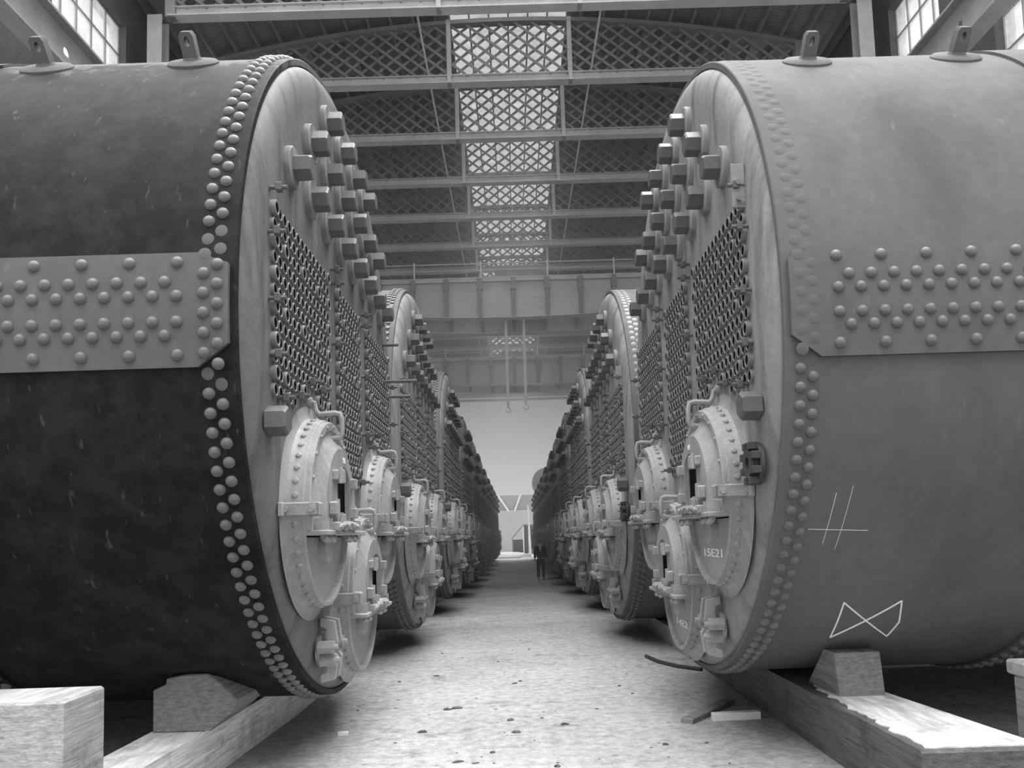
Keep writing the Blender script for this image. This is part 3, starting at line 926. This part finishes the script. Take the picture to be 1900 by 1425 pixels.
# side walls with their tall windows, piers, columns and crane runways
WINS = {-1: [(9.3, 11.4), (12.75, 15.3)], 1: [(9.3, 12.2), (13.7, 15.5)]}
for s in (-1, 1):
    y = 17.4
    while y < 60: WINS[s].append((y, y+3.6)); y += 5.3
wi = 2
WT, WB = CZ+10.7, CZ+4.6
for s in (-1, 1):
    X = BX+s*7.9; x0, x1 = (X-.35, X) if s < 0 else (X, X+.35)
    mb = MB(); top = arch(7.9)+.16
    mb.box(x0, x1, 8.6, Y1, -.4, WB); mb.box(x0, x1, 8.6, Y1, WT, top)
    ys = [8.6] + [v for w in WINS[s] for v in w] + [Y1]
    for a, b in zip(ys[0::2], ys[1::2]): mb.box(x0, x1, a, b, WB, WT)
    structure('wall_left' if s < 0 else 'wall_right', mb, 'wall', 0)
    for a, b in WINS[s]:
        xm = (x0+x1)/2
        o = structure('window_%d' % wi, MB().box(xm-.004, xm+.004, a, b, WB, WT), 'glass', 0); wi += 1
        fr = MB(); n = max(2, round((b-a)/.47))
        for i in range(n+1):
            yy = a+(b-a)*i/n; fr.box(xm-.03, xm+.03, yy-.01, yy+.01, WB, WT)
        for i in range(11):
            zz = WT-(WT-WB)*i/10; fr.box(xm-.03, xm+.03, a, b, zz-.012, zz+.012)
        link('window_bar', fr.mesh('window_bar', 'steel', smooth=0), o)
    # runway girder
    t = thing('crane_runway_girder', 'long plated crane runway girder along the %s wall' % ('left' if s < 0 else 'right'), 'girder', (BX+s*7.03, 8.8, CZ+7.45), 'crane runway girders')
    web = MB(); holes = [[(2.9+5.3*i+.09*math.cos(2*PI*q/12), .33+.09*math.sin(2*PI*q/12)) for q in range(12)] for i in range(9)]
    web.prism([(0, 0), (52.8, 0), (52.8, .65), (0, .65)], -.01, .01, holes)
    link('web', web.mesh('web', 'steel', smooth=0), t)
    link('top_flange', MB().box(-.16, .16, 0, 52.8, .65, .69).mesh('top_flange', 'steel', smooth=0), t)
    link('bottom_flange', MB().box(-.16, .16, 0, 52.8, -.04, 0).mesh('bottom_flange', 'steel', smooth=0), t)
    link('rail', MB().box(-.035, .035, 0, 52.8, .69, .76).mesh('rail', 'steel', smooth=0), t)
    for i in range(9):
        yy = 15.28+5.32*i
        lab = ('nearest ' if i == 0 else ORD[i]+' ') + 'built up steel column along the %s wall' % ('left' if s < 0 else 'right')
        c = thing('steel_column', lab, 'column', (BX+s*7.03+s*.2, yy, floor_z(yy)), 'steel columns along the walls')
        H = CH-floor_z(yy)
        link('flange', MB().box(-.15, .15, -.17, -.14, -.02, H).mesh('flange', 'steel', smooth=0), c)
        link('flange', MB().box(-.15, .15, .14, .17, -.02, H).mesh('flange', 'steel', smooth=0), c)
        link('web', MB().box(-.015, .015, -.14, .14, -.02, H).mesh('web', 'steel', smooth=0), c)
# far gable above the open end
mb = MB(); n = 16
pts = [(BX-7.95, CZ+10.8), (BX+7.95, CZ+10.8)] + [(BX+7.95-15.9*i/n, arch(7.95-15.9*i/n)+.22) for i in range(n+1)]
mb.prism(pts, Y1, Y1+.2)
mb.v = [(y, x, z) for x, y, z in mb.v]; mb.f = [f[::-1] for f in mb.f]
structure('wall_far', mb, 'hoarding', 0)

# travelling cranes
def crane(y, label):
    t = thing('overhead_crane', label, 'crane', (BX, y, CZ+8.21), 'overhead travelling cranes')
    n = 22; W = 6.75
    def belly(x): return .1+.16*(x/W)**2*2
    for j, yy in enumerate((0, 2.3)):
        nm = ('front_girder', 'rear_girder')[j]
        mb = MB(); X = [-W+2*W*i/n for i in range(n+1)]
        zt = 1.62
        mb.prism([(x, belly(x)) for x in X] + [(x, zt) for x in X[::-1]], -.012, .012)
        mb.v = [(b, a+yy, c) for a, b, c in mb.v]; mb.f = [f[::-1] for f in mb.f]
        for i in range(n): mb.bar((X[i], yy, belly(X[i])), (X[i+1], yy, belly(X[i+1])), .42, .04)
        mb.box(-W, W, yy-.22, yy+.22, zt, zt+.05); mb.box(-W, W, yy-.2, yy-.17, zt-.12, zt)
        g = link(nm, mb.mesh(nm, 'cranesteel', smooth=0), t)
        for i in range(11):
            x = -6.4+1.28*i
            sb = MB().box(-.07, .07, -.21, -.012, .0, zt-belly(x)).box(-.1, .1, -.26, -.012, zt-belly(x)-.45, zt-belly(x)).mesh('stiffener', 'steel', smooth=0)
            link('stiffener', sb, g, (x, yy, belly(x)))
    rl = MB().bar((-W, 0, 2.2), (W, 0, 2.2), .04, .04).bar((-W, 0, 1.95), (W, 0, 1.95), .03, .03)
    rail = link('handrail', rl.mesh('handrail', 'cranesteel', smooth=0), t, (0, -.2, 0))
    for i in range(6): link('rail_post', MB().box(-.025, .025, -.025, .025, 1.65, 2.28).mesh('rail_post', 'white', smooth=0), rail, (-6.3+2.54*i, 0, 0))
    for s in (-1, 1):
        e = MB().box(s*W-.22 if s > 0 else -W-.0, s*W+.0 if s > 0 else -W+.22, -.8, 3.1, .0, .55).mesh('end_carriage', 'cranesteel', smooth=0)
        link('end_carriage', e, t)
    tr = MB().box(-.7, 1.1, .1, 2.2, 1.69, 2.05).mesh('trolley', 'steel', smooth=0); link('trolley', tr, t)
    # raised oval maker's plate on the girder
    ov = MB(); q = 28
    ov.prism([(.4*math.cos(2*PI*i/q), .22*math.sin(2*PI*i/q)) for i in range(q)], .0, .02, [[(.35*math.cos(2*PI*i/q), .17*math.sin(2*PI*i/q)) for i in range(q)]])
    ov.v = [(b, -a-.012, c) for a, b, c in ov.v]; 
    link('oval_plate', ov.mesh('oval_plate', 'cranesteel', smooth=0), t, (.85, 0, .72))
    return t
crane(29.3, 'nearer overhead travelling crane with plate girders and white rail posts')
c2 = crane(42.6, 'farther overhead travelling crane, hazy behind the nearer one')
for i, (x, zb) in enumerate(((-.14, 4.9), (.56, 5.0))):
    top = CZ+8.21+1.69
    t = thing('hoist_rope', 'pale hoist rope hanging from the nearer crane, on the %s' % ('left' if i == 0 else 'right'), 'rope', (x, 30.5, CZ+zb), 'hoist ropes')
    link('rope', MB().tube([(0, 0, .25), (0, 0, top-CZ-zb)], .055, 8).mesh('rope', 'rope'), t)
    hk = [(0, 0, .28), (0, 0, .15)] + [(.09*math.sin(w), 0, .06-.09*math.cos(w)+.0) for w in [PI*.15*q for q in range(-1, 9)]][::-1]
    link('hook', MB().tube(hk[:2]+[(.0, 0, .15)], .03, 6).tube([(.09*math.sin(w), 0, .06+.09*math.cos(w)) for w in [PI*2*q/12 for q in range(10)]], .022, 6).mesh('hook', 'rope'), t)

# ------------------------------------------------------------------ what stands beyond the open end
GZ = -.32
t = thing('distant_building', 'pale building with two white edged gables beyond the open end', 'building', (-.35, 92, GZ))
zv = CZ+2.95-GZ; zt = CZ+4.85-GZ; ze = CZ+3.05-GZ
link('wall', MB().box(-26, 26, 0, .6, 0, ze).mesh('wall', 'stone', smooth=0), t)
link('roof', MB().box(-26, 26, .3, 12, ze, zt).mesh('roof', 'slate', smooth=0), t)
for x0, x1 in ((-1.6, -.4), (1.05, .3)):
    link('barge_board', MB().bar((x0, -.02, zt), (x1, -.02, zv), .2, .2).mesh('barge_board', 'white', smooth=0), t)
t = thing('lean_to_shed', 'dark open lean to shed with white posts beyond the open end', 'shed', (.75, 76, GZ))
zz = CZ-GZ
rf = MB(); rf.prism([(-1.15, zz-.3), (0, zz+1.0), (1.6, zz+1.0), (1.6, zz+1.12), (-.02, zz+1.12), (-1.22, zz-.22)], 0, 5)
rf.v = [(b, a, c) for a, b, c in rf.v]; rf.f = [f[::-1] for f in rf.f]
link('roof', rf.mesh('roof', 'drum', smooth=0), t)
link('back_wall', MB().box(-1.15, 1.6, 4.6, 4.8, 0, zz-.35).box(0, 1.6, 4.6, 4.8, zz-.35, zz+1.0).mesh('back_wall', 'drum', smooth=0), t)
link('side_wall', MB().box(-1.1, -1.0, .1, 4.6, 0, zz-.3).mesh('side_wall', 'drum', smooth=0), t)
for x in (0.0, .52, 1.45): link('post', MB().box(x-.05, x+.05, .0, .12, 0, zz+1.0).mesh('post', 'white', smooth=0), t)
tag(link('flag_mast', MB().tube([(.07, 0, 0), (-.08, 0, 4.6)], .06, 8).mesh('flag_mast', 'white'), None, (1.28, 72, GZ)), 'thin white pole standing before the lean to shed', 'pole')
random.seed(4)
for i in range(7):
    w = 1.6+random.random()*1.2; x = -.75+random.random()*.9; y = 64.5+1.3*i
    h = .16+.03*i
    z = GZ
    mb = MB().box(-w/2, w/2, -.3, .3, 0, h, .01)
    names = ['nearest', 'second', 'third', 'fourth', 'fifth', 'sixth', 'farthest']
    tag(link('plank_stack', mb.mesh('plank_stack', 'white', smooth=0), None, (x, y, z)), 'low stack of white planks beyond the open end, %s of the seven' % names[i], 'planks', 'stacks of white planks')
t = thing('timber_crib', 'timber crib behind the far end of the right row', 'timber', (3.0, 67.5, GZ))
H = CZ+3.35-GZ
for x in (-.9, .9):
    for y in (-1.2, 1.2): link('post', MB().box(x-.12, x+.12, y-.12, y+.12, 0, H-.2).mesh('post', 'timber', smooth=0), t)
link('deck', MB().box(-1.1, 1.1, -1.5, 1.5, H-.2, H).mesh('deck', 'timber', smooth=0), t)
mb = MB().lathe([(-1.5, .001), (-1.5, 1.15), (-1.45, 1.2), (1.5, 1.2), (1.5, .001)][::-1], 48)
mb.v = [(y, x, z) for x, y, z in mb.v]; mb.f = [f[::-1] for f in mb.f]
tag(link('round_tank', mb.mesh('round_tank', 'drum'), None, (2.75, 67.5, GZ+H+1.2)), 'dull grey round tank showing above the end of the right row', 'tank')

# ------------------------------------------------------------------ the man
def person_part(name, chains, mat, parent, sub=2):
    import bmesh
    vs = []; es = []; rs = []
    for ch in chains:
        prev = None
        for p in ch:
            if isinstance(p, int): prev = p; continue
            vs.append(p[:3]); rs.append(p[3]); i = len(vs)-1
            if prev is not None: es.append((prev, i))
            prev = i
    bm = bmesh.new(); L = bm.verts.layers.skin.verify()
    B = [bm.verts.new(v) for v in vs]
    for i, b in enumerate(B):
        r = rs[i]; b[L].radius = r if isinstance(r, tuple) else (r, r)
    B[0][L].use_root = True
    for a, b in es: bm.edges.new((B[a], B[b]))
    me = bpy.data.meshes.new(name); bm.to_mesh(me); bm.free(); me.materials.append(M[mat])
    o = link(name, me, parent)
    md = o.modifiers.new('skin', 'SKIN'); md.use_smooth_shade = True
    sb = o.modifiers.new('sub', 'SUBSURF'); sb.levels = sub; sb.render_levels = sub
    return o
def man(loc, sc):
    # facing the camera (-y), arms hanging, heels on the ground; 1.7 high before scaling
    t = thing('person', 'man in a dark suit, white collar and cap standing by the right row', 'person', loc); t.scale = (sc, sc, sc)
    body = [[(0, 0, .92, .13), (0, .01, 1.08, .125), (0, .015, 1.25, .15), (0, .02, 1.4, .12), (0, .012, 1.475, .055), (0, 0, 1.53, .055), (0, -.01, 1.585, .085), (0, -.008, 1.65, .08), (0, 0, 1.69, .05)]]
    for s in (-1, 1):
        body.append([0, (s*.09, 0, .86, .09), (s*.1, -.01, .5, .06), (s*.105, .01, .28, .052), (s*.11, .02, .09, .038), (s*.115, -.06, .045, .036), (s*.12, -.14, .035, .03)])
        body.append([3, (s*.17, .02, 1.39, .065), (s*.225, .02, 1.12, .045), (s*.235, -.02, .9, .033), (s*.235, -.035, .85, .034), (s*.235, -.04, .8, .036)])
    o = person_part('body', body, 'skin', t)
    # fingers and thumbs
    for s in (-1, 1):
        for i, (dy, L) in enumerate(((-.03, .068), (-.01, .078), (.01, .072), (.03, .056))):
            person_part('finger', [[(s*.235, -.04+dy, .79, .0095), (s*.232, -.042+dy, .79-L*.5, .009), (s*.222, -.045+dy, .79-L, .008)]], 'skin', o, 1)
        person_part('thumb', [[(s*.228, -.06, .84, .012), (s*.215, -.085, .81, .011), (s*.21, -.09, .775, .009)]], 'skin', o, 1)
    head = MB(); dome(head, Vector((0, -.012, 1.585)), Vector((0, -1, -.05)), .022, .105, 8, 4)
    nose = link('nose', head.mesh('nose', 'skin'), o)
    for s in (-1, 1):
        e = MB(); dome(e, Vector((s*.032, -.083, 1.61)), Vector((0, -1, 0)), .011, .008, 8, 2); link('eye', e.mesh('eye', 'iron'), o)
        e = MB(); dome(e, Vector((s*.083, .0, 1.595)), Vector((s, .2, 0)), .03, .014, 8, 2); link('ear', e.mesh('ear', 'skin'), o)
    link('mouth', MB().box(-.025, .025, -.093, -.085, 1.547, 1.555).mesh('mouth', 'cloth2'), o)
    person_part('moustache', [[(-.035, -.088, 1.562, .009), (0, -.098, 1.568, .011), (.035, -.088, 1.562, .009)]], 'cloth2', o, 1)
    jk = [[(0, 0, .86, (.19, .14)), (0, .01, 1.06, (.175, .135)), (0, .015, 1.25, (.2, .155)), (0, .02, 1.38, (.17, .13)), (0, .015, 1.45, (.085, .08))]]
    for s in (-1, 1): jk.append([3, (s*.18, .02, 1.39, .085), (s*.232, .02, 1.12, .066), (s*.24, -.015, .915, .052)])
    person_part('jacket', jk, 'cloth', t)
    tr = [[(0, 0, .95, .15), (0, 0, .87, .145)]]
    for s in (-1, 1): tr.append([1, (s*.095, 0, .78, .105), (s*.102, -.005, .5, .08), (s*.108, .01, .28, .07), (s*.112, .012, .1, .065)])
    person_part('trousers', tr, 'cloth', t)
    for s in (-1, 1): person_part('shoe', [[(s*.112, .045, .05, .045), (s*.115, -.05, .045, .046), (s*.12, -.15, .035, .036)]], 'iron', t)
    v = MB(); v.add([(-.055, -.15, 1.42), (.055, -.15, 1.42), (0, -.162, 1.2), (-.055, -.1, 1.42), (.055, -.1, 1.42), (0, -.1, 1.2)], [(0, 2, 1), (0, 1, 4, 3), (1, 2, 5, 4), (2, 0, 3, 5), (3, 4, 5)])
    link('shirt_front', v.mesh('shirt_front', 'cotton', smooth=0), t)
    c = MB(); c.lathe([(1.43, .088), (1.5, .074), (1.505, .068), (1.43, .08)], 20); c.v = [(a+0, b-.002, z) for z, a, b in c.v]
    link('collar', c.mesh('collar', 'cotton'), t)
    cp = MB(); cp.lathe([(1.635, .1), (1.66, .112), (1.69, .115), (1.715, .08), (1.722, .001)][::-1], 24); cp.v = [(a, b, z) for z, a, b in cp.v]
    cp.tube([(-.06, -.08, 1.645), (-.03, -.125, 1.64), (.03, -.125, 1.64), (.06, -.08, 1.645)], .02, 6)
    link('cap', cp.mesh('cap', 'tweed'), t)
    return t
man((.95, 31.0, floor_z(31.0)+.005), .93)

# ------------------------------------------------------------------ smoky air of the shop
m, nt, out = new_mat('smoky_air')
vs_ = nt.nodes.new('ShaderNodeVolumeScatter'); vs_.inputs['Density'].default_value = .02; vs_.inputs['Anisotropy'].default_value = .35
vs_.inputs['Color'].default_value = (.95, .95, .95, 1)
nt.links.new(vs_.outputs[0], out.inputs['Volume'])
hz = link('haze', MB().box(BX-7.5, BX+7.5, 19.6, 61.5, -.4, arch(0)+.05).mesh('haze', m, smooth=0))
tag(hz, 'thin smoky haze filling the far part of the shop', 'haze', None, 'stuff')

# ------------------------------------------------------------------ light
w = bpy.data.worlds.new('overcast_sky'); S.world = w; w.use_nodes = True
nt = w.node_tree; nt.nodes.clear()
out = nt.nodes.new('ShaderNodeOutputWorld'); bg = nt.nodes.new('ShaderNodeBackground')
tc = nt.nodes.new('ShaderNodeTexCoord'); sp = nt.nodes.new('ShaderNodeSeparateXYZ')
nt.links.new(tc.outputs['Generated'], sp.inputs[0])
sky = ramp(nt, sp.outputs['Z'], [(0, 1.35), (.06, 1.0), (.17, .33), (.45, .5), (.68, .8), (.85, 4.2)])
back = ramp(nt, mathn(nt, 'ADD', mathn(nt, 'MULTIPLY', sp.outputs['Y'], -.5), .5), [(.42, 1), (.65, 1.6)])
vm = nt.nodes.new('ShaderNodeMix'); vm.data_type = 'RGBA'; vm.blend_type = 'MULTIPLY'; vm.inputs[0].default_value = 1
nt.links.new(sky, vm.inputs[6]); nt.links.new(back, vm.inputs[7])
nt.links.new(vm.outputs[2], bg.inputs[0]); bg.inputs[1].default_value = 1.0
nt.links.new(bg.outputs[0], out.inputs[0])
SKY = bg
sun = bpy.data.lights.new('sun', 'SUN'); sun.energy = 3.9; sun.angle = math.radians(32)
so = link('sun', sun); so.rotation_euler = Vector((.15, .33, .93)).to_track_quat('Z', 'Y').to_euler()

# ------------------------------------------------------------------ camera
cam = bpy.data.cameras.new('camera'); co = link('camera', cam)
pit, roll = .08, -.03
cp_, sp_ = math.cos(pit), math.sin(pit); cr, sr = math.cos(roll), math.sin(roll)
Rx = Matrix(((1, 0, 0), (0, cp_, sp_), (0, -sp_, cp_))); Ry = Matrix(((cr, 0, sr), (0, 1, 0), (-sr, 0, cr)))
Mx = Ry @ Rx                              # rows: right, forward, up
rows = [Vector(Mx[0]), Vector(Mx[2]), -Vector(Mx[1])]
mw = Matrix(((rows[0].x, rows[1].x, rows[2].x, 0), (rows[0].y, rows[1].y, rows[2].y, 0), (rows[0].z, rows[1].z, rows[2].z, CZ), (0, 0, 0, 1)))
co.matrix_world = mw
cam.sensor_width = 36; cam.lens = 1450/1900*36
cam.shift_x = (950-953.513)/1900; cam.shift_y = (878.804-712.5)/1900
cam.clip_end = 500
S.camera = co
S.view_settings.view_transform = 'Standard'; S.view_settings.look = 'None'; S.view_settings.gamma = 1
S.view_settings.use_curve_mapping = False; S.view_settings.exposure = 0.0
S.cycles.volume_bounces = 1; S.cycles.max_bounces = 6; S.cycles.diffuse_bounces = 3; S.cycles.glossy_bounces = 2; S.cycles.transparent_max_bounces = 8
